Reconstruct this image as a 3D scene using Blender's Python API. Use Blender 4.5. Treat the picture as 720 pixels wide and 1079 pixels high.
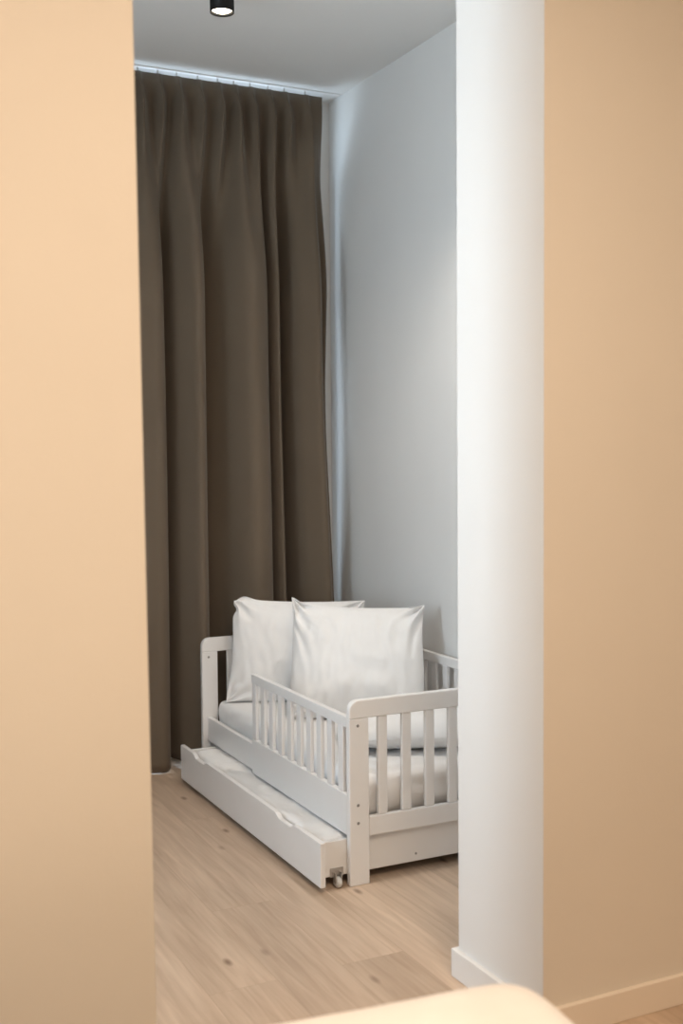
import bpy, bmesh, math, random
from mathutils import Vector, Matrix, noise
random.seed(7)
for o in list(bpy.data.objects): bpy.data.objects.remove(o)
scene = bpy.context.scene
col = scene.collection

# ------------------------------------------------------------------ camera
EYE = Vector((0.0, 0.0, 1.4025))
R_ = Vector((0.89679, -0.44238, -0.00791)); U_ = Vector((0.02985, 0.04265, 0.99864)); F_ = Vector((0.44144, 0.89581, -0.05146))
cam = bpy.data.cameras.new('camera'); cam_o = bpy.data.objects.new('camera', cam); col.objects.link(cam_o)
cam_o.matrix_world = Matrix(((R_.x, U_.x, -F_.x, EYE.x), (R_.y, U_.y, -F_.y, EYE.y), (R_.z, U_.z, -F_.z, EYE.z), (0, 0, 0, 1)))
cam.sensor_fit = 'VERTICAL'; cam.sensor_height = 36.0; cam.lens = 1206.75 / 1079 * 36
cam.clip_start = 0.02
cam.dof.use_dof = True; cam.dof.focus_distance = 4.1; cam.dof.aperture_fstop = 2.6
scene.camera = cam_o

# ------------------------------------------------------------------ sky, lights, exposure
world = bpy.data.worlds.new('sky'); scene.world = world; world.use_nodes = True
bg = world.node_tree.nodes['Background']
bg.inputs[0].default_value = (0.62, 0.80, 1.0, 1); bg.inputs[1].default_value = 1.6

def area(name, loc, rot, sx, sy, power, colour, spread=math.pi):
    l = bpy.data.lights.new(name, 'AREA'); l.shape = 'RECTANGLE'; l.size = sx; l.size_y = sy
    l.energy = power; l.color = colour; l.spread = spread
    o = bpy.data.objects.new(name, l); o.location = loc; o.rotation_euler = rot; col.objects.link(o); return o
def spot(name, loc, target, power, colour, angle=110, blend=0.8, size=0.06):
    l = bpy.data.lights.new(name, 'SPOT'); l.energy = power; l.color = colour
    l.spot_size = math.radians(angle); l.spot_blend = blend; l.shadow_soft_size = size
    o = bpy.data.objects.new(name, l); o.location = loc; col.objects.link(o)
    o.rotation_euler = (Vector(target) - Vector(loc)).to_track_quat('-Z', 'Y').to_euler(); return o
WARM = (1.0, 0.80, 0.61)
# daylight arriving through the side window of the sleeping nook and the curtained window
area('daylight_side_window', (-0.94, 3.05, 1.66), (0, math.radians(-90), math.radians(-12)), 2.1, 0.60, 9.5, (0.88, 0.94, 1.0), math.radians(120))
area('daylight_side_window_ground_bounce', (-0.93, 3.05, 1.60), (0, math.radians(-116), math.radians(-22)), 2.1, 0.60, 27, (0.74, 0.90, 1.0), math.radians(150))
area('daylight_curtain_window', (1.4, 5.42, 1.6), (math.radians(-90), 0, 0), 1.9, 2.8, 85, (0.72, 0.87, 1.0))
# warm lamps of the bedroom, behind and beside the photographer
area('bedroom_ceiling_lamp', (0.75, 0.30, 2.95), (0, 0, 0), 1.2, 1.2, 82, WARM)
# second ceiling spotlight of the nook, out of frame behind the partition
spot('ceiling_spotlight_near_right_wall', (2.02, 3.25, 2.98), (2.02, 3.25, 0), 62, (1.0, 0.90, 0.80), 104, 0.75, 0.035)
def point(name, loc, power, colour, size):
    l = bpy.data.lights.new(name, 'POINT'); l.energy = power; l.color = colour; l.shadow_soft_size = size
    o = bpy.data.objects.new(name, l); o.location = loc; col.objects.link(o); return o
point('bedside_lamp', (-0.9, 0.75, 1.25), 6, WARM, 0.14)
vs = scene.view_settings
vs.view_transform = 'Standard'; vs.look = 'None'; vs.gamma = 1; vs.exposure = 0.0; vs.use_curve_mapping = False

# ------------------------------------------------------------------ materials
def mat(name, colour, rough=0.6, spec=0.5, metal=0.0, nscale=None, namt=0.04, bump=0.0, bscale=80, sheen=0.0):
    m = bpy.data.materials.new(name); m.use_nodes = True
    nt = m.node_tree; b = nt.nodes['Principled BSDF']
    b.inputs['Roughness'].default_value = rough; b.inputs['Specular IOR Level'].default_value = spec
    b.inputs['Metallic'].default_value = metal
    if sheen: b.inputs['Sheen Weight'].default_value = sheen
    tc = nt.nodes.new('ShaderNodeTexCoord')
    n = nt.nodes.new('ShaderNodeTexNoise'); n.inputs['Scale'].default_value = nscale or 6; n.inputs['Detail'].default_value = 5
    nt.links.new(tc.outputs['Object'], n.inputs['Vector'])
    r = nt.nodes.new('ShaderNodeValToRGB')
    c = Vector(colour)
    r.color_ramp.elements[0].position = 0.3; r.color_ramp.elements[1].position = 0.7
    r.color_ramp.elements[0].color = (*(c * (1 - namt)), 1); r.color_ramp.elements[1].color = (*[min(1, k * (1 + namt)) for k in c], 1)
    nt.links.new(n.outputs['Fac'], r.inputs['Fac']); nt.links.new(r.outputs['Color'], b.inputs['Base Color'])
    if bump:
        n2 = nt.nodes.new('ShaderNodeTexNoise'); n2.inputs['Scale'].default_value = bscale; n2.inputs['Detail'].default_value = 6
        nt.links.new(tc.outputs['Object'], n2.inputs['Vector'])
        bp = nt.nodes.new('ShaderNodeBump'); bp.inputs['Strength'].default_value = bump; bp.inputs['Distance'].default_value = 0.002
        nt.links.new(n2.outputs['Fac'], bp.inputs['Height']); nt.links.new(bp.outputs['Normal'], b.inputs['Normal'])
    return m

M_white_wall = mat('white_wall_paint', (0.80, 0.80, 0.79), 0.75, 0.3, nscale=3, namt=0.01, bump=0.15, bscale=140)
M_cream_wall = mat('cream_wall_paint', (0.715, 0.655, 0.57), 0.75, 0.3, nscale=3, namt=0.01, bump=0.15, bscale=140)
M_ceiling = mat('ceiling_paint', (0.80, 0.80, 0.79), 0.85, 0.2, nscale=2, namt=0.01)
M_skirt = mat('white_skirting_lacquer', (0.82, 0.82, 0.81), 0.4, 0.5, namt=0.01)
M_skirt_cream = mat('cream_skirting_lacquer', (0.80, 0.71, 0.60), 0.4, 0.5, namt=0.01)
M_lacquer = mat('white_bed_lacquer', (0.80, 0.79, 0.78), 0.35, 0.5, nscale=9, namt=0.01)
M_sheet = mat('white_cotton', (0.84, 0.835, 0.83), 0.85, 0.2, nscale=25, namt=0.012, bump=0.12, bscale=500, sheen=0.1)
M_curtain = mat('taupe_curtain_fabric', (0.145, 0.110, 0.077), 0.8, 0.25, nscale=2.5, namt=0.05, bump=0.25, bscale=420, sheen=0.15)
M_black = mat('black_metal', (0.006, 0.006, 0.006), 0.5, 0.25, namt=0.1)
M_steel = mat('zinc_steel', (0.55, 0.55, 0.55), 0.35, 0.5, 1.0, namt=0.05)
M_nylon = mat('grey_nylon', (0.62, 0.62, 0.60), 0.45, 0.5, namt=0.03)
M_frame = mat('window_frame_lacquer', (0.82, 0.82, 0.82), 0.4, 0.5, namt=0.01)
M_track = mat('white_track', (0.85, 0.85, 0.85), 0.4, 0.5, namt=0.01)
M_screw = mat('dark_screw_cap', (0.30, 0.29, 0.28), 0.4, 0.5, namt=0.05)
M_cover = mat('cream_bedspread', (0.90, 0.87, 0.83), 0.85, 0.2, nscale=12, namt=0.02, bump=0.1, bscale=250, sheen=0.1)
M_dark = mat('drawer_board', (0.5, 0.5, 0.49), 0.6, 0.4)

def glass():
    m = bpy.data.materials.new('window_glass'); m.use_nodes = True; nt = m.node_tree; nt.nodes.clear()
    o = nt.nodes.new('ShaderNodeOutputMaterial'); t = nt.nodes.new('ShaderNodeBsdfTransparent'); g = nt.nodes.new('ShaderNodeBsdfGlossy')
    g.inputs['Roughness'].default_value = 0.02; f = nt.nodes.new('ShaderNodeFresnel'); f.inputs['IOR'].default_value = 1.3
    x = nt.nodes.new('ShaderNodeMixShader')
    nt.links.new(f.outputs[0], x.inputs[0]); nt.links.new(t.outputs[0], x.inputs[1]); nt.links.new(g.outputs[0], x.inputs[2]); nt.links.new(x.outputs[0], o.inputs[0])
    return m
M_glass = glass()
def emit(name, colour, strength):
    m = bpy.data.materials.new(name); m.use_nodes = True; nt = m.node_tree; nt.nodes.clear()
    o = nt.nodes.new('ShaderNodeOutputMaterial'); e = nt.nodes.new('ShaderNodeEmission')
    e.inputs[0].default_value = (*colour, 1); e.inputs[1].default_value = strength; nt.links.new(e.outputs[0], o.inputs[0]); return m
M_led = emit('led_lens', (1.0, 0.86, 0.66), 14)

def floor_mat():
    m = bpy.data.materials.new('oak_laminate'); m.use_nodes = True; nt = m.node_tree; b = nt.nodes['Principled BSDF']
    N = nt.nodes.new; L = nt.links.new
    tc = N('ShaderNodeTexCoord'); mp = N('ShaderNodeMapping'); mp.inputs['Rotation'].default_value = (0, 0, math.radians(90))
    L(tc.outputs['Object'], mp.inputs['Vector'])
    br = N('ShaderNodeTexBrick'); br.inputs['Scale'].default_value = 1; br.inputs['Brick Width'].default_value = 1.38; br.inputs['Row Height'].default_value = 0.193
    br.inputs['Mortar Size'].default_value = 0.0007; br.inputs['Mortar Smooth'].default_value = 0.4; br.offset = 0.37
    br.inputs['Color1'].default_value = (0, 0, 0, 1); br.inputs['Color2'].default_value = (1, 1, 1, 1); br.inputs['Mortar'].default_value = (0.5, 0.5, 0.5, 1)
    L(mp.outputs[0], br.inputs['Vector'])
    # long grain
    gm = N('ShaderNodeMapping'); gm.inputs['Scale'].default_value = (48, 3.0, 1); L(tc.outputs['Object'], gm.inputs['Vector'])
    off = N('ShaderNodeVectorMath'); off.operation = 'MULTIPLY_ADD'; off.inputs[1].default_value = (7, 13, 3); L(br.outputs['Color'], off.inputs[0]); L(gm.outputs[0], off.inputs[2])
    gn = N('ShaderNodeTexNoise'); gn.inputs['Scale'].default_value = 1; gn.inputs['Detail'].default_value = 8; gn.inputs['Distortion'].default_value = 0.6; L(off.outputs[0], gn.inputs['Vector'])
    bm = N('ShaderNodeMapping'); bm.inputs['Scale'].default_value = (7, 1.4, 1); L(tc.outputs['Object'], bm.inputs['Vector'])
    off2 = N('ShaderNodeVectorMath'); off2.operation = 'MULTIPLY_ADD'; off2.inputs[1].default_value = (17, 5, 3); L(br.outputs['Color'], off2.inputs[0]); L(bm.outputs[0], off2.inputs[2])
    bn = N('ShaderNodeTexNoise'); bn.inputs['Scale'].default_value = 1; bn.inputs['Detail'].default_value = 3; L(off2.outputs[0], bn.inputs['Vector'])
    r1 = N('ShaderNodeValToRGB'); e = r1.color_ramp.elements
    e[0].position = 0.3; e[0].color = (0.470, 0.352, 0.258, 1); e[1].position = 0.7; e[1].color = (0.600, 0.472, 0.362, 1)
    L(gn.outputs['Fac'], r1.inputs['Fac'])
    r2 = N('ShaderNodeValToRGB'); e = r2.color_ramp.elements
    e[0].position = 0.3; e[0].color = (0.86, 0.84, 0.82, 1); e[1].position = 0.65; e[1].color = (1.06, 1.05, 1.04, 1)
    L(bn.outputs['Fac'], r2.inputs['Fac'])
    mu = N('ShaderNodeMix'); mu.data_type = 'RGBA'; mu.blend_type = 'MULTIPLY'; mu.inputs[0].default_value = 1
    L(r1.outputs[0], mu.inputs[6]); L(r2.outputs[0], mu.inputs[7])
    # knots
    km = N('ShaderNodeMapping'); km.inputs['Scale'].default_value = (5.4, 2.3, 1); L(tc.outputs['Object'], km.inputs['Vector'])
    vo = N('ShaderNodeTexVoronoi'); vo.voronoi_dimensions = '2D'; vo.inputs['Scale'].default_value = 1; L(km.outputs[0], vo.inputs['Vector'])
    kr = N('ShaderNodeValToRGB'); e = kr.color_ramp.elements; e[0].position = 0.02; e[0].color = (0.36, 0.29, 0.24, 1); e[1].position = 0.075; e[1].color = (1, 1, 1, 1)
    L(vo.outputs['Distance'], kr.inputs['Fac'])
    mk = N('ShaderNodeMix'); mk.data_type = 'RGBA'; mk.blend_type = 'MULTIPLY'; mk.inputs[0].default_value = 0.8
    L(mu.outputs[2], mk.inputs[6]); L(kr.outputs[0], mk.inputs[7])
    sx = N('ShaderNodeSeparateColor'); L(vo.outputs['Color'], sx.inputs[0])
    gt = N('ShaderNodeMapRange'); gt.inputs['From Min'].default_value = 0.2; gt.inputs['From Max'].default_value = 0.75; gt.inputs['To Max'].default_value = 0.85; L(sx.outputs[0], gt.inputs['Value']); L(gt.outputs[0], mk.inputs[0])
    pr = N('ShaderNodeValToRGB'); e = pr.color_ramp.elements; e[0].color = (0.92, 0.91, 0.90, 1); e[1].color = (1.05, 1.04, 1.03, 1); L(br.outputs['Color'], pr.inputs['Fac'])
    mp2 = N('ShaderNodeMix'); mp2.data_type = 'RGBA'; mp2.blend_type = 'MULTIPLY'; mp2.inputs[0].default_value = 1
    L(mk.outputs[2], mp2.inputs[6]); L(pr.outputs[0], mp2.inputs[7])
    ms = N('ShaderNodeMix'); ms.data_type = 'RGBA'; L(br.outputs['Fac'], ms.inputs[0]); L(mp2.outputs[2], ms.inputs[6]); ms.inputs[7].default_value = (0.40, 0.29, 0.20, 1)
    L(ms.outputs[2], b.inputs['Base Color']); b.inputs['Roughness'].default_value = 0.42; b.inputs['Specular IOR Level'].default_value = 0.4
    bp = N('ShaderNodeBump'); bp.inputs['Strength'].default_value = 0.12; bp.inputs['Distance'].default_value = 0.002; L(gn.outputs['Fac'], bp.inputs['Height']); L(bp.outputs[0], b.inputs['Normal'])
    return m
M_floor = floor_mat()

# ------------------------------------------------------------------ helpers
def link(name, bm, m, parent=None, smooth=False, loc=None):
    me = bpy.data.meshes.new(name); bm.normal_update(); bm.to_mesh(me); bm.free()
    for mm in (m if isinstance(m, (list, tuple)) else [m]): me.materials.append(mm)
    if smooth:
        for p in me.polygons: p.use_smooth = True
    o = bpy.data.objects.new(name, me); col.objects.link(o)
    if parent: o.parent = parent
    if loc: o.location = loc
    return o
def bev(o, w=0.003, seg=2, ang=35):
    b = o.modifiers.new('bevel', 'BEVEL'); b.width = w; b.segments = seg; b.limit_method = 'ANGLE'; b.angle_limit = math.radians(ang); b.harden_normals = False
    return o
def box(bm, x0, x1, y0, y1, z0, z1, mi=0):
    v = [bm.verts.new(c) for c in ((x0, y0, z0), (x1, y0, z0), (x1, y1, z0), (x0, y1, z0), (x0, y0, z1), (x1, y0, z1), (x1, y1, z1), (x0, y1, z1))]
    fs = [bm.faces.new([v[i] for i in f]) for f in ((3, 2, 1, 0), (4, 5, 6, 7), (0, 1, 5, 4), (1, 2, 6, 5), (2, 3, 7, 6), (3, 0, 4, 7))]
    for f in fs: f.material_index = mi
    return fs
def boxes(*bs):
    bm = bmesh.new()
    for b in bs: box(bm, *b)
    return bm
def prism(bm, pts, axis, a, b):
    """extrude a closed 2D outline along an axis ('x' or 'y'); pts are (other, z)"""
    mk = (lambda p, t: (t, p[0], p[1])) if axis == 'x' else (lambda p, t: (p[0], t, p[1]))
    A = [bm.verts.new(mk(p, a)) for p in pts]; B = [bm.verts.new(mk(p, b)) for p in pts]
    n = len(pts); bm.faces.new(A); bm.faces.new(B[::-1])
    for i in range(n): bm.faces.new((A[i], B[i], B[(i + 1) % n], A[(i + 1) % n]))
    bmesh.ops.recalc_face_normals(bm, faces=bm.faces)
def lathe(bm, prof, axis='z', c=(0, 0, 0), n=32, cap=True):
    rings = []
    for r, h in prof:
        ring = []
        for i in range(n):
            a = 2 * math.pi * i / n; p = (r * math.cos(a), r * math.sin(a), h)
            if axis == 'y': p = (p[0], p[2], p[1])
            if axis == 'x': p = (p[2], p[0], p[1])
            ring.append(bm.verts.new((c[0] + p[0], c[1] + p[1], c[2] + p[2])))
        rings.append(ring)
    for a, b in zip(rings, rings[1:]):
        for i in range(n): bm.faces.new((a[i], a[(i + 1) % n], b[(i + 1) % n], b[i]))
    if cap: bm.faces.new(rings[0]); bm.faces.new(rings[-1])
    bmesh.ops.recalc_face_normals(bm, faces=bm.faces)
def empty(name, loc): 
    o = bpy.data.objects.new(name, None); o.empty_display_size = 0.1; o.location = loc; col.objects.link(o); return o
def tag(o, label, cat, group=None):
    o['label'] = label; o['category'] = cat
    if group: o['group'] = group
    return o
def structure(name, bm, m, parent=None, bevel=0):
    o = link(name, bm, m, parent)
    if not parent: o['kind'] = 'structure'
    if bevel: bev(o, bevel)
    return o
def fit_parent(o, root):
    o.parent = root; o.matrix_parent_inverse = Matrix.Translation(-Vector(root.location)); return o
def part(name, bm, m, root, smooth=False, bevel=0.002):
    """geometry given in world coordinates, parented to a thing's empty or to a part"""
    base = Vector((0, 0, 0)); r = root
    while r is not None: base += Vector(r.location); r = r.parent
    for v in bm.verts: v.co -= base
    o = link(name, bm, m, root, smooth)
    if bevel: bev(o, bevel)
    return o
def sstep(a, b, x):
    t = max(0, min(1, (x - a) / (b - a))); return t * t * (3 - 2 * t)

# ------------------------------------------------------------------ the setting
XR, YW, HC = 2.435, 5.048, 3.083          # right wall, window wall, ceiling
XL, XP, YP0, YP1 = 0.642, 1.5986, 2.179, 2.555   # opening between bedroom and nook
XI, XB0, XB1, YB = -0.70, -2.2, 3.6, -2.6
structure('floor', boxes((XB0 - .3, XB1 + .2, YB - .3, YW + .25, -0.12, 0)), M_floor)
structure('ceiling', boxes((XB0 - .3, XB1 + .2, YB - .3, YW + .25, HC, HC + 0.15)), M_ceiling)
structure('wall_right', boxes((XR, XR + .15, YP1, YW + .25, 0, HC)), M_white_wall)
# window wall with the opening behind the curtain
WX0, WX1, WZ0, WZ1 = 0.55, 2.385, 0.09, 3.04
structure('wall_window', boxes((XI - .2, WX0, YW, YW + .25, 0, HC), (WX1, XR, YW, YW + .25, 0, HC), (WX0, WX1, YW, YW + .25, 0, WZ0), (WX0, WX1, YW, YW + .25, WZ1, HC)), M_white_wall)
# left wall of the nook with its own window
NY0, NY1, NZ0, NZ1 = 2.66, 3.40, 0.45, 2.80
structure('wall_left', boxes((XI - .2, XI, YP1, NY0, 0, HC), (XI - .2, XI, NY1, YW, 0, HC), (XI - .2, XI, NY0, NY1, 0, NZ0), (XI - .2, XI, NY0, NY1, NZ1, HC)), M_white_wall)
# partition: cream towards the bedroom, white on jambs and nook side
def partition(name, x0, x1, lean=0.0):
    bm = bmesh.new(); fs = box(bm, x0, x1, YP0, YP1, 0, HC)
    fs[2].material_index = 1
    if lean:
        for v in bm.verts:
            if abs(v.co.x - x1) < 1e-6: v.co.x += lean * (HC * 0.5 - v.co.z) / HC
    return structure(name, bm, [M_white_wall, M_cream_wall])
partition('wall_partition_right', XP, XB1)
partition('wall_partition_left', XB0, XL, 0.022)
structure('wall_bedroom_left', boxes((XB0 - .2, XB0, YB, YP1, 0, HC)), M_cream_wall)
structure('wall_bedroom_right', boxes((XB1, XB1 + .15, YB, YP1, 0, HC)), M_cream_wall)
structure('wall_bedroom_rear', boxes((XB0 - .2, XB1 + .15, YB - .2, YB, 0, HC)), M_cream_wall)
BH, BT = 0.0756, 0.015
structure('baseboard_jamb', boxes((XP - BT, XP, YP0 - BT, YP1 + BT, 0, BH), (XP, XR - .002, YP1, YP1 + BT, 0, BH)), M_skirt, bevel=0.002)
structure('baseboard_bedroom', boxes((XP, XB1, YP0 - BT, YP0, 0, BH)), M_skirt_cream, bevel=0.002)
structure('baseboard_left', boxes((XL + .011, XL + .011 + BT, YP0 - BT, YP1 + BT, 0, BH), (XI, XL + .011, YP1, YP1 + BT, 0, BH), (XB0, XL + .011, YP0 - BT, YP0, 0, BH)), M_skirt, bevel=0.002)
structure('baseboard_right', boxes((XR - BT, XR, YP1 + BT, YW, 0, BH)), M_skirt, bevel=0.002)
structure('baseboard_window', boxes((XI, XR - BT, YW - BT, YW, 0, BH)), M_skirt, bevel=0.002)

def window(name, xs, zs, y0, y1, mull, swap=False):
    """frame + panes; swap=True lays the window in the X=const wall"""
    def bx(a0, a1, d0, d1, z0, z1): return (d0, d1, a0, a1, z0, z1) if swap else (a0, a1, d0, d1, z0, z1)
    a0, a1 = xs; z0, z1 = zs; t = 0.055
    L = [bx(a0, a0 + t, y0, y1, z0, z1), bx(a1 - t, a1, y0, y1, z0, z1), bx(a0 + t, a1 - t, y0, y1, z0, z0 + t), bx(a0 + t, a1 - t, y0, y1, z1 - t, z1)]
    for m in mull: L.append(bx(m - t / 2, m + t / 2, y0, y1, z0 + t, z1 - t))
    w = structure(name, boxes(*L), M_frame, bevel=0.003)
    ym = (y0 + y1) / 2
    e = [a0 + t] + [q for m in mull for q in (m - t / 2, m + t / 2)] + [a1 - t]
    for i in range(0, len(e), 2):
        link('pane', boxes(bx(e[i], e[i + 1], ym - .004, ym + .004, z0 + t, z1 - t)), M_glass, w)
    return w
window('window_1', (WX0, WX1), (WZ0, WZ1), YW + .10, YW + .17, (1.48,))
window('window_2', (NY0, NY1), (NZ0, NZ1), XI - .14, XI - .07, (), True)

# ------------------------------------------------------------------ curtain and its ceiling track
PINCH = [1.541, 1.627, 1.724, 1.817, 1.894, 1.972, 2.060, 2.141, 2.246]
x = 1.541
while x > 0.5:
    x -= 0.09; PINCH.insert(0, x)
CX0, CX1, CTOP, CBOT, YC = 0.42, 2.325, HC - 0.030, 0.004, 4.90
FLANK = [(0.42, 0), (0.62, .06), (0.86, .075), (1.05, .05), (1.29, .075), (1.534, .05), (1.72, .07), (2.014, .085), (2.08, .045), (2.284, .085), (2.345, .04)]
KT = [-.1, 0, .1, .25, .5, .75, .9, 1, 1.1]; KS = [-.02, 0, -.008, .07, .38, .77, .985, 1, 0.992]
def fold_x(t):
    for i in range(1, len(KT) - 2):
        if t <= KT[i + 1]:
            h = KT[i + 1] - KT[i]; q = (t - KT[i]) / h
            m0 = (KS[i + 1] - KS[i - 1]) / (KT[i + 1] - KT[i - 1]) * h; m1 = (KS[i + 2] - KS[i]) / (KT[i + 2] - KT[i]) * h
            return (2 * q**3 - 3 * q * q + 1) * KS[i] + (q**3 - 2 * q * q + q) * m0 + (-2 * q**3 + 3 * q * q) * KS[i + 1] + (q**3 - q * q) * m1
    return 1.0
def curtain():
    nu, nv = 760, 70
    # parametric fold profile: theta runs pi/2 .. 5pi/2 between two neighbouring right-hand edges
    def low(u):
        X = CX0 + (FLANK[-1][0] - CX0) * u
        for (a, _), (b, A) in zip(FLANK, FLANK[1:]):
            if X <= b + 1e-9:
                t = (X - a) / (b - a); lam = b - a
                th = math.pi / 2 + 2 * math.pi * t
                skew = lam * (fold_x(t) - t)
                rip = 0.12 * A * math.sin(3 * th + a * 9) * math.sin(math.pi * t) ** 2
                return X + skew, A * math.cos(th) + rip
        return X, 0
    def top(u):
        X = CX0 + (CX1 - CX0) * u; d = 0
        for c in PINCH:
            q = (X - c) / 0.011
            if abs(q) < 4: d += 0.022 * math.exp(-q * q) 
        k = 0
        for a, b in zip(PINCH, PINCH[1:]):
            if a <= X <= b: k = 0.5 + 0.5 * math.cos(2 * math.pi * (X - a) / (b - a))
        return X, d, k
    bm = bmesh.new(); G = []
    for j in range(nv + 1):
        z = CBOT + (CTOP - CBOT) * (j / nv); row = []
        h = (CTOP - z)
        w = 1 - sstep(0.05, 0.95, h)          # pinched heading at the top
        w = max(w, 0.0)
        for i in range(nu + 1):
            u = i / nu
            xt, dt, kt = top(u); xl, dl = low(u)
            amp = 1.35 + 0.32 * sstep(0.2, 2.6, h)
            drift = 0.055 * sstep(1.2, 3.0, h) * sstep(0.75, 1.0, u) + 0.012 * math.sin(u * 23 + h * 0.9) * sstep(.3, 2, h) * (1 - u)
            fall = 0.052 * kt * sstep(0.02, 0.14, h) * (1 - 0.5 * sstep(.3, .8, h))
            dtop = fall + dt * (1 - sstep(0.05, 0.5, h) * 0.9) * (0.35 + 0.65 * sstep(0.0, 0.06, h))
            px = xt * w + xl * (1 - w) + drift
            py = YC - 0.012 - dtop * max(w, .0) - dl * amp * (1 - w)
            py += 0.006 * noise.noise((px * 6, z * 1.3, 3)) * (1 - w)
            ret = sstep(0.972, 1.0, u) * sstep(0.05, 0.4, h); py += 0.125 * ret; px += (0.014 + 0.026 * (1 - sstep(0.7, 1.6, h))) * ret
            zz = z + 0.022 * sstep(1.50, 1.56, px) * sstep(0.5, 0.0, z)
            row.append(bm.verts.new((px, min(py, YW - 0.02), zz)))
        G.append(row)
    for j in range(nv):
        for i in range(nu): bm.faces.new((G[j][i], G[j][i + 1], G[j + 1][i + 1], G[j + 1][i]))
    for v in bm.verts: v.co -= Vector((1.4, YC, 0))
    o = link('curtain', bm, M_curtain, smooth=True, loc=(1.4, YC, 0))
    s = o.modifiers.new('cloth', 'SOLIDIFY'); s.thickness = 0.002
    return o
cur = curtain()
tag(cur, 'floor-length taupe pinch-pleat curtain drawn across the window behind the bed', 'curtain')
tr = link('curtain_track', boxes((0.40, 2.425, YC - 0.002, YC + 0.022, HC - 0.005, HC)), M_track); bev(tr, .002)
tag(tr, 'slim white curtain track fixed to the ceiling above the taupe curtain', 'curtain track')
for c in PINCH:
    bm = bmesh.new(); box(bm, c - .003, c + .003, YC + .004, YC + .010, CTOP - .03, HC - .008)
    g = part('curtain_hook', bm, M_nylon, cur, bevel=0)

# ------------------------------------------------------------------ ceiling spotlight
LX, LY, LZ = 1.484, 3.95, 2.985
lamp = empty('ceiling_spotlight', (LX, LY, HC)); tag(lamp, 'black cylindrical spotlight mounted on the ceiling, warm lamp lit', 'ceiling light')
bm = bmesh.new(); lathe(bm, [(0.0435, HC), (0.0435, LZ), (0.040, LZ), (0.0385, LZ + .003), (0.036, LZ + .012), (0.036, LZ + .04)], c=(LX, LY, 0), n=48, cap=False)
part('housing', bm, M_black, lamp, True, 0)
bm = bmesh.new(); lathe(bm, [(0.0355, LZ + .010), (0.028, LZ + .005), (0.014, LZ + .0025), (0.001, LZ + .002)], c=(LX, LY, 0), n=32)
part('lens', bm, M_led, lamp, True, 0)['label'] = 'glowing warm white lens'
sl = spot('spotlight_beam', (LX, LY, LZ - 0.005), (LX, LY, 0), 14, (1.0, 0.84, 0.66), 120, 0.7, 0.03)

# ------------------------------------------------------------------ toddler bed
BX0, BX1, BY0, BY1, PH, PW, TH = 1.6247, 2.409, 3.2528, 4.6953, 0.607, 0.0710, 0.024
bed = empty('toddler_bed', ((BX0 + BX1) / 2, (BY0 + BY1) / 2, 0))
tag(bed, 'white wooden toddler bed with slatted rails standing in the corner by the curtain', 'bed')
def end_panel(name, y0, y1, front):
    bm = bmesh.new(); r = 0.035; zb = 0.5465
    pts = [(BX0, zb), (BX1, zb)]
    for i in range(9): a = math.pi / 2 * i / 8; pts.append((BX1 - r + r * math.cos(a), PH - r + r * math.sin(a)))
    for i in range(9): a = math.pi / 2 + math.pi / 2 * i / 8; pts.append((BX0 + r + r * math.cos(a), PH - r + r * math.sin(a)))
    prism(bm, pts, 'y', y0, y1)
    box(bm, BX0 + PW, BX1 - PW, y0 + .002, y1 - .002, 0.156, 0.2215)
    p = part(name, bm, M_lacquer, bed, bevel=0.004)
    for xa in (BX0, BX1 - PW):
        part('post', boxes((xa, xa + PW, y0, y1, 0, zb)), M_lacquer, p, bevel=0.003)
    for k in range(7):
        xc = 1.749 + 0.0893 * k + (0 if front else 0.010)
        part('slat', boxes((xc - .0172, xc + .0172, y0 + .004, y1 - .004, 0.2215, zb)), M_lacquer, p, bevel=0.003)
    for xa in (BX0 + 0.030, BX1 - 0.030):
        for z in (0.524, 0.264, 0.205) if front else (0.524,):
            bm = bmesh.new(); lathe(bm, [(0.0052, y0 - .0012), (0.0045, y0 - .0018), (0.001, y0 - .0012)], 'y', (xa, 0, z), 16)
            part('screw', bm, M_screw, p, True, 0)
    return p
end_panel('footboard', BY0, BY0 + TH, True)
end_panel('headboard', BY1 - TH, BY1, False)
IY0, IY1 = BY0 + TH, BY1 - TH
# long side boards below the mattress
part('side_board', boxes((BX0 + .022, BX0 + .042, IY0, IY1, 0.160, 0.262)), M_lacquer, bed)
part('side_board', boxes((BX1 - .042, BX1 - .022, IY0, IY1, 0.160, 0.262)), M_lacquer, bed)
# guard rail on the open side (foot half only)
GY1 = 4.102
g = part('guard_rail', boxes((BX0, BX0 + .021, IY0, GY1, 0.516, 0.551), (BX0, BX0 + .021, IY0, GY1, 0.163, 0.297)), M_lacquer, bed, bevel=0.003)
for k in range(10):
    yb = GY1 - 0.084 * k
    part('slat', boxes((BX0 + .0035, BX0 + .0175, yb - .037, yb, 0.297, 0.516)), M_lacquer, g, bevel=0.003)
# full length rail on the wall side
RZ = 0.582
g = part('wall_side_rail', boxes((BX1 - .021, BX1, IY0, IY1, RZ - .038, RZ), (BX1 - .021, BX1, IY0, IY1, 0.163, 0.297)), M_lacquer, bed, bevel=0.003)
for k in range(16):
    yb = IY1 - 0.035 - 0.0868 * k
    part('slat', boxes((BX1 - .0175, BX1 - .0035, yb - .037, yb, 0.297, RZ - .038)), M_lacquer, g, bevel=0.003)
# slatted base
part('bed_base', boxes(*[(BX0 + .042, BX1 - .042, IY0 + .05 + .115 * k, IY0 + .12 + .115 * k, 0.182, 0.198) for k in range(12)]), M_lacquer, bed)

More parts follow.
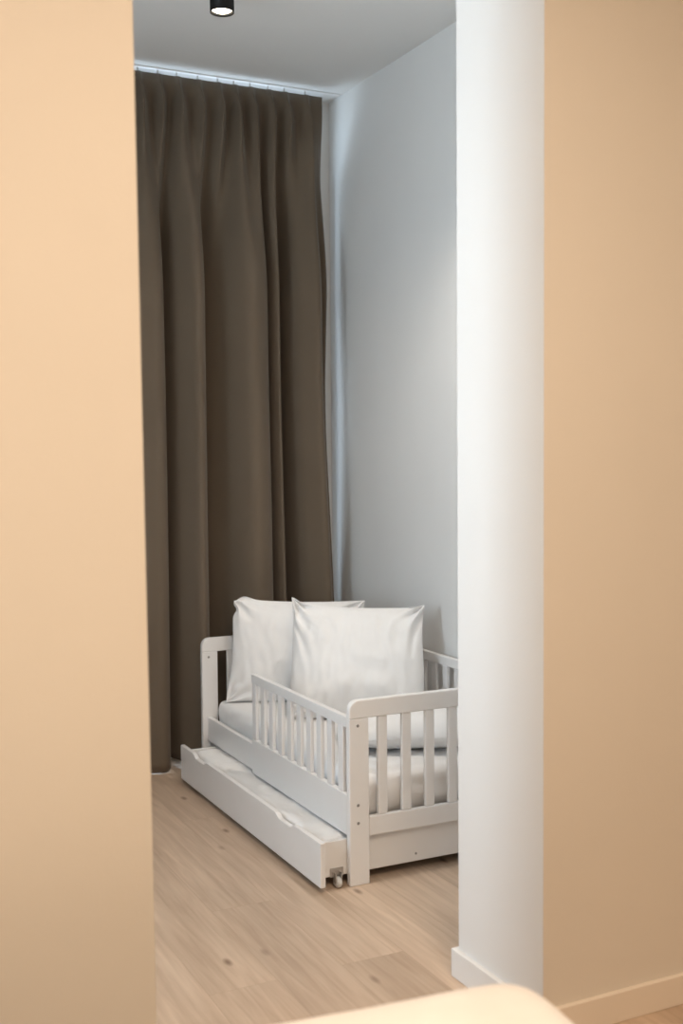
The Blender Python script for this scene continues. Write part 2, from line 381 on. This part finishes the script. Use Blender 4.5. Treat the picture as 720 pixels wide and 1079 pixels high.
# ------------------------------------------------------------------ trundle drawer, pulled out a little
DX0 = 1.5125
DY0, DY1, DZ0, DZ1 = 3.240, 4.642, 0.019, 0.1635
dr = empty('trundle_drawer', (1.86, (DY0 + DY1) / 2, 0)); tag(dr, 'white drawer on casters pulled out from under the toddler bed', 'drawer')
def notch_profile():
    pts = [(DY0, DZ0), (DY1, DZ0), (DY1, DZ1)]
    def dip(y): # two shallow finger notches along the top edge
        d = 0
        for c in (4.40, 3.53):
            d = max(d, 0.015 * sstep(0.085, 0.045, abs(y - c)))
        return DZ1 - d
    n = 120
    for i in range(1, n): y = DY1 + (DY0 - DY1) * i / n; pts.append((y, dip(y)))
    pts.append((DY0, DZ1)); return pts
bm = bmesh.new(); prism(bm, notch_profile(), 'x', DX0, DX0 + .018)
part('front_panel', bm, M_lacquer, dr, bevel=0.002)
SX1 = 2.20
part('side_panel', boxes((DX0 + .018, SX1, 3.281, 3.297, 0.034, 0.1500)), M_lacquer, dr)
part('side_panel', boxes((DX0 + .018, SX1, 4.585, 4.601, 0.034, 0.1500)), M_lacquer, dr)
part('back_panel', boxes((SX1 - .016, SX1, 3.297, 4.585, 0.034, 0.1500)), M_lacquer, dr)
part('drawer_bottom', boxes((DX0 + .018, SX1 - .016, 3.297, 4.585, 0.036, 0.046)), M_dark, dr, bevel=0)
bm = bmesh.new(); lathe(bm, [(0.0042, 3.2806), (0.004, 3.2795), (0.001, 3.279)], 'y', (1.885, 0, 0.060), 16); part('screw', bm, M_screw, dr, True, 0)
def caster(cx, cy, out):
    bm = bmesh.new()
    box(bm, cx - .024, cx + .024, min(cy, cy + out * .002), max(cy, cy + out * .002), 0.032, 0.062)
    box(bm, cx - .012, cx - .009, min(cy, cy + out * .020), max(cy, cy + out * .020), 0.008, 0.050)
    box(bm, cx + .009, cx + .012, min(cy, cy + out * .020), max(cy, cy + out * .020), 0.008, 0.050)
    c = part('caster', bm, M_steel, dr, bevel=0.001)
    bm = bmesh.new(); lathe(bm, [(0.004, -.0085), (0.014, -.0085), (0.018, -.005), (0.018, .005), (0.014, .0085), (0.004, .0085)], 'x', (cx, cy + out * .0135, 0.0185), 28)
    part('wheel', bm, M_nylon, c, True, 0)
caster(1.588, 3.281, -1); caster(2.12, 3.281, -1); caster(1.588, 4.601, 1); caster(2.12, 4.601, 1)

# ------------------------------------------------------------------ soft goods
def soft_box(name, x0, x1, y0, y1, z0, z1, r, m, wr=0.004, seed=0, sag=None, sub=1, nx=46, ny=80, nz=8, fr=9):
    """upholstered slab: rounded box with gentle wrinkles"""
    bm = bmesh.new(); box(bm, -1, 1, -1, 1, -1, 1)
    hx, hy, hz = (x1 - x0) / 2, (y1 - y0) / 2, (z1 - z0) / 2
    bm.free(); bm = bmesh.new(); cache = {}
    def V(i, j, k):
        key = (i, j, k)
        if key in cache: return cache[key]
        p = Vector((-hx + 2 * hx * i / nx, -hy + 2 * hy * j / ny, -hz + 2 * hz * k / nz))
        q = Vector((max(-hx + r, min(hx - r, p.x)), max(-hy + r, min(hy - r, p.y)), max(-hz + r, min(hz - r, p.z))))
        d = p - q
        if d.length > 1e-9:
            # project to the rounded shell
            dn = d.normalized(); p = q + dn * r
        else: dn = Vector((0, 0, 1))
        n = noise.noise((p.x * fr + seed, p.y * fr * 0.7, p.z * fr * 1.3)) + 0.5 * noise.noise((p.x * fr * 2.3, p.y * fr * 2 + seed, p.z * fr * 2.6))
        n += 1.4 * (1 - abs(dn.z)) * (noise.noise((p.x * 4 + seed, p.y * 4, p.z * 26 + (p.x + p.y) * 7)))
        p = p + dn * wr * n
        if sag: p.z += sag(p.x / hx, p.y / hy, p.z / hz)
        v = bm.verts.new(p); cache[key] = v; return v
    for i in range(nx):
        for j in range(ny):
            bm.faces.new((V(i, j, nz), V(i + 1, j, nz), V(i + 1, j + 1, nz), V(i, j + 1, nz)))
            bm.faces.new((V(i, j, 0), V(i, j + 1, 0), V(i + 1, j + 1, 0), V(i + 1, j, 0)))
    for i in range(nx):
        for k in range(nz):
            bm.faces.new((V(i, 0, k), V(i + 1, 0, k), V(i + 1, 0, k + 1), V(i, 0, k + 1)))
            bm.faces.new((V(i, ny, k), V(i, ny, k + 1), V(i + 1, ny, k + 1), V(i + 1, ny, k)))
    for j in range(ny):
        for k in range(nz):
            bm.faces.new((V(0, j, k), V(0, j, k + 1), V(0, j + 1, k + 1), V(0, j + 1, k)))
            bm.faces.new((V(nx, j, k), V(nx, j + 1, k), V(nx, j + 1, k + 1), V(nx, j, k + 1)))
    bmesh.ops.recalc_face_normals(bm, faces=bm.faces)
    o = link(name, bm, m, smooth=True, loc=((x0 + x1) / 2, (y0 + y1) / 2, (z0 + z1) / 2))
    if sub: s = o.modifiers.new('smooth', 'SUBSURF'); s.levels = sub; s.render_levels = sub
    return o
mt = soft_box('mattress', BX0 + .054, BX1 - .054, IY0 + .020, IY1 - .016, 0.199, 0.343, 0.035, M_sheet, 0.006, 3)
tag(mt, 'white sheeted mattress inside the toddler bed frame', 'mattress')
dm = soft_box('drawer_mattress', DX0 + .032, SX1 - .032, 3.312, 4.57, 0.047, 0.152, 0.03, M_sheet, 0.009, 11, fr=14)
tag(dm, 'white sheeted mattress lying inside the pulled-out drawer', 'mattress')

def pillow(name, w, h, t, seed, corners, wr=1.0, sag=0.0, creases=()):
    """pillow in its own XZ plane: width w (x), height h (z from 0), puffed along y"""
    n = 80; bm = bmesh.new()
    def pt(u, v, s):
        au, av = abs(u), abs(v)
        # sides pulled in between pointed corners
        x = u * w / 2 * (1 - 0.035 * (1 - v * v)); z = v * h / 2 * (1 - 0.05 * (1 - u * u))
        prof = ((1 - au ** 2.6) * (1 - av ** 2.6)); prof = max(prof, 0) ** 0.62
        y = s * t / 2 * prof
        # fuller towards the bottom
        y *= 1 + sag * (-v) * 0.5
        # wrinkles running out of the corners and along the seams
        edge = max(au, av)
        for cu in (-1, 1):
            for cv in (-1, 1):
                du, dv = u - cu, v - cv; r = math.hypot(du, dv); a = math.atan2(dv * -cv, du * -cu)
                k = math.exp(-(r / 0.34) ** 2) * (1 - math.exp(-(r / 0.10) ** 2))
                y += s * wr * 0.012 * k * math.sin(a * 9 + seed * 1.7 + cu + 2 * cv + s)
        y += s * wr * 0.006 * noise.noise((u * 2.2 + seed, v * 2.2, s * 3)) * (1 - edge ** 4)
        y += s * wr * 0.0035 * noise.noise((u * 9 + seed, v * 3.5, s * 3)) * (1 - edge ** 6)
        if s == -1:
            for (a0, b0, a1, b1, wd, am) in creases:
                L2 = (a1 - a0) ** 2 + (b1 - b0) ** 2
                q = ((u - a0) * (a1 - a0) + (v - b0) * (b1 - b0)) / L2
                qc = max(0, min(1, q)); dd = math.hypot(u - a0 - qc * (a1 - a0), v - b0 - qc * (b1 - b0))
                y -= am * math.exp(-(dd / wd) ** 2) * (1 - 0.6 * qc) * min(1, prof * 4)
        for (cu, cv, dx, dy, dz, rad) in corners:
            k = math.exp(-((u - cu) ** 2 + (v - cv) ** 2) / rad ** 2); x += dx * k; y += dy * k; z += dz * k
        return Vector((x, y, z + h / 2))
    P = {}
    for s in (-1, 1):
        for i in range(n + 1):
            for j in range(n + 1):
                on = i in (0, n) or j in (0, n)
                if on and s == 1: P[(i, j, s)] = P[(i, j, -1)]; continue
                u = math.sin((i / n - .5) * math.pi * .98) / math.sin(.49 * math.pi); v = math.sin((j / n - .5) * math.pi * .98) / math.sin(.49 * math.pi)
                P[(i, j, s)] = bm.verts.new(pt(u, v, s))
        for i in range(n):
            for j in range(n):
                q = [P[(i, j, s)], P[(i + 1, j, s)], P[(i + 1, j + 1, s)], P[(i, j + 1, s)]]
                bm.faces.new(q if s == -1 else q[::-1])
    o = link(name, bm, M_sheet, smooth=True)
    s = o.modifiers.new('smooth', 'SUBSURF'); s.levels = 1; s.render_levels = 1
    return o
MZ = 0.343
pb = pillow('pillow', 0.575, 0.445, 0.17, 2, [(-1, 1, .012, -.02, -.012, .10), (-1, .78, .016, 0, 0, .09), (-.8, 1, 0, 0, .012, .12), (1, 1, .0, -.01, .0, .3), (-1, -1, -.012, 0, .0, .5)], 1.3, .5,
            [(-.93, .84, -.70, .62, .05, -.012), (-.8, .93, -.3, .84, .05, -.008), (-.95, -.85, -.5, -.75, .05, -.006), (-.9, .6, -.82, .1, .05, .005)])
pb.location = (1.955, 4.42, MZ - .006); pb.rotation_euler = (math.radians(-9), math.radians(1), math.radians(-29))
tag(pb, 'large white pillow propped against the headboard, behind the other upright pillow', 'pillow', 'white pillows on the toddler bed')
pf = pillow('pillow', 0.535, 0.47, 0.19, 5, [(-1, 1, -.004, -.01, .024, .12), (1, 1, .004, -.01, .004, .2), (1, -.3, .018, 0, 0, .7)], 2.0, .5,
            [(.95, .86, .80, .10, .045, -.013), (.86, .88, .74, .25, .05, .008), (-.95, .80, -.66, .42, .04, -.010), (-.90, .92, -.45, .72, .04, -.009),
             (-.93, .86, -.55, .56, .035, .008), (-.97, .60, -.80, .22, .04, -.009), (-.93, .45, -.84, .05, .04, .006), (-.2, .9, .5, .78, .06, -.004)])
pf.location = (2.022, 4.01, MZ - .004); pf.rotation_euler = (math.radians(-19), math.radians(1.2), math.radians(-31))
tag(pf, 'large white pillow standing upright in front, leaning on the rear pillow', 'pillow', 'white pillows on the toddler bed')
pl = pillow('pillow', 0.56, 0.36, 0.13, 9, [], 1.0)
pl.location = (1.985, 3.415, MZ + .063); pl.rotation_euler = (math.radians(-90), 0, math.radians(-22))
tag(pl, 'white pillow lying flat on the mattress behind the footboard slats', 'pillow', 'white pillows on the toddler bed')

# ------------------------------------------------------------------ bedroom bed in the foreground
bb = empty('double_bed', (0.1, 0.55, 0)); tag(bb, 'corner of a bed under a cream bedspread in the near foreground', 'bed')
cv = soft_box('bedspread', -0.90, 1.165, -0.55, 1.668, 0.16, 0.508, 0.10, M_cover, 0.006, 21, nx=60, ny=60, nz=16, fr=5)
fit_parent(cv, bb)
part('bed_frame', boxes((-0.86, 1.07, -0.5, 1.54, 0.06, 0.17)), M_lacquer, bb)
for xa in (-0.82, 0.97):
    for ya in (-0.46, 1.44): part('leg', boxes((xa, xa + .06, ya, ya + .06, 0, 0.06)), M_lacquer, bb)
bb.rotation_euler = (0, 0, math.radians(-5.5)); bb.location = (0.012, 0.640, 0)
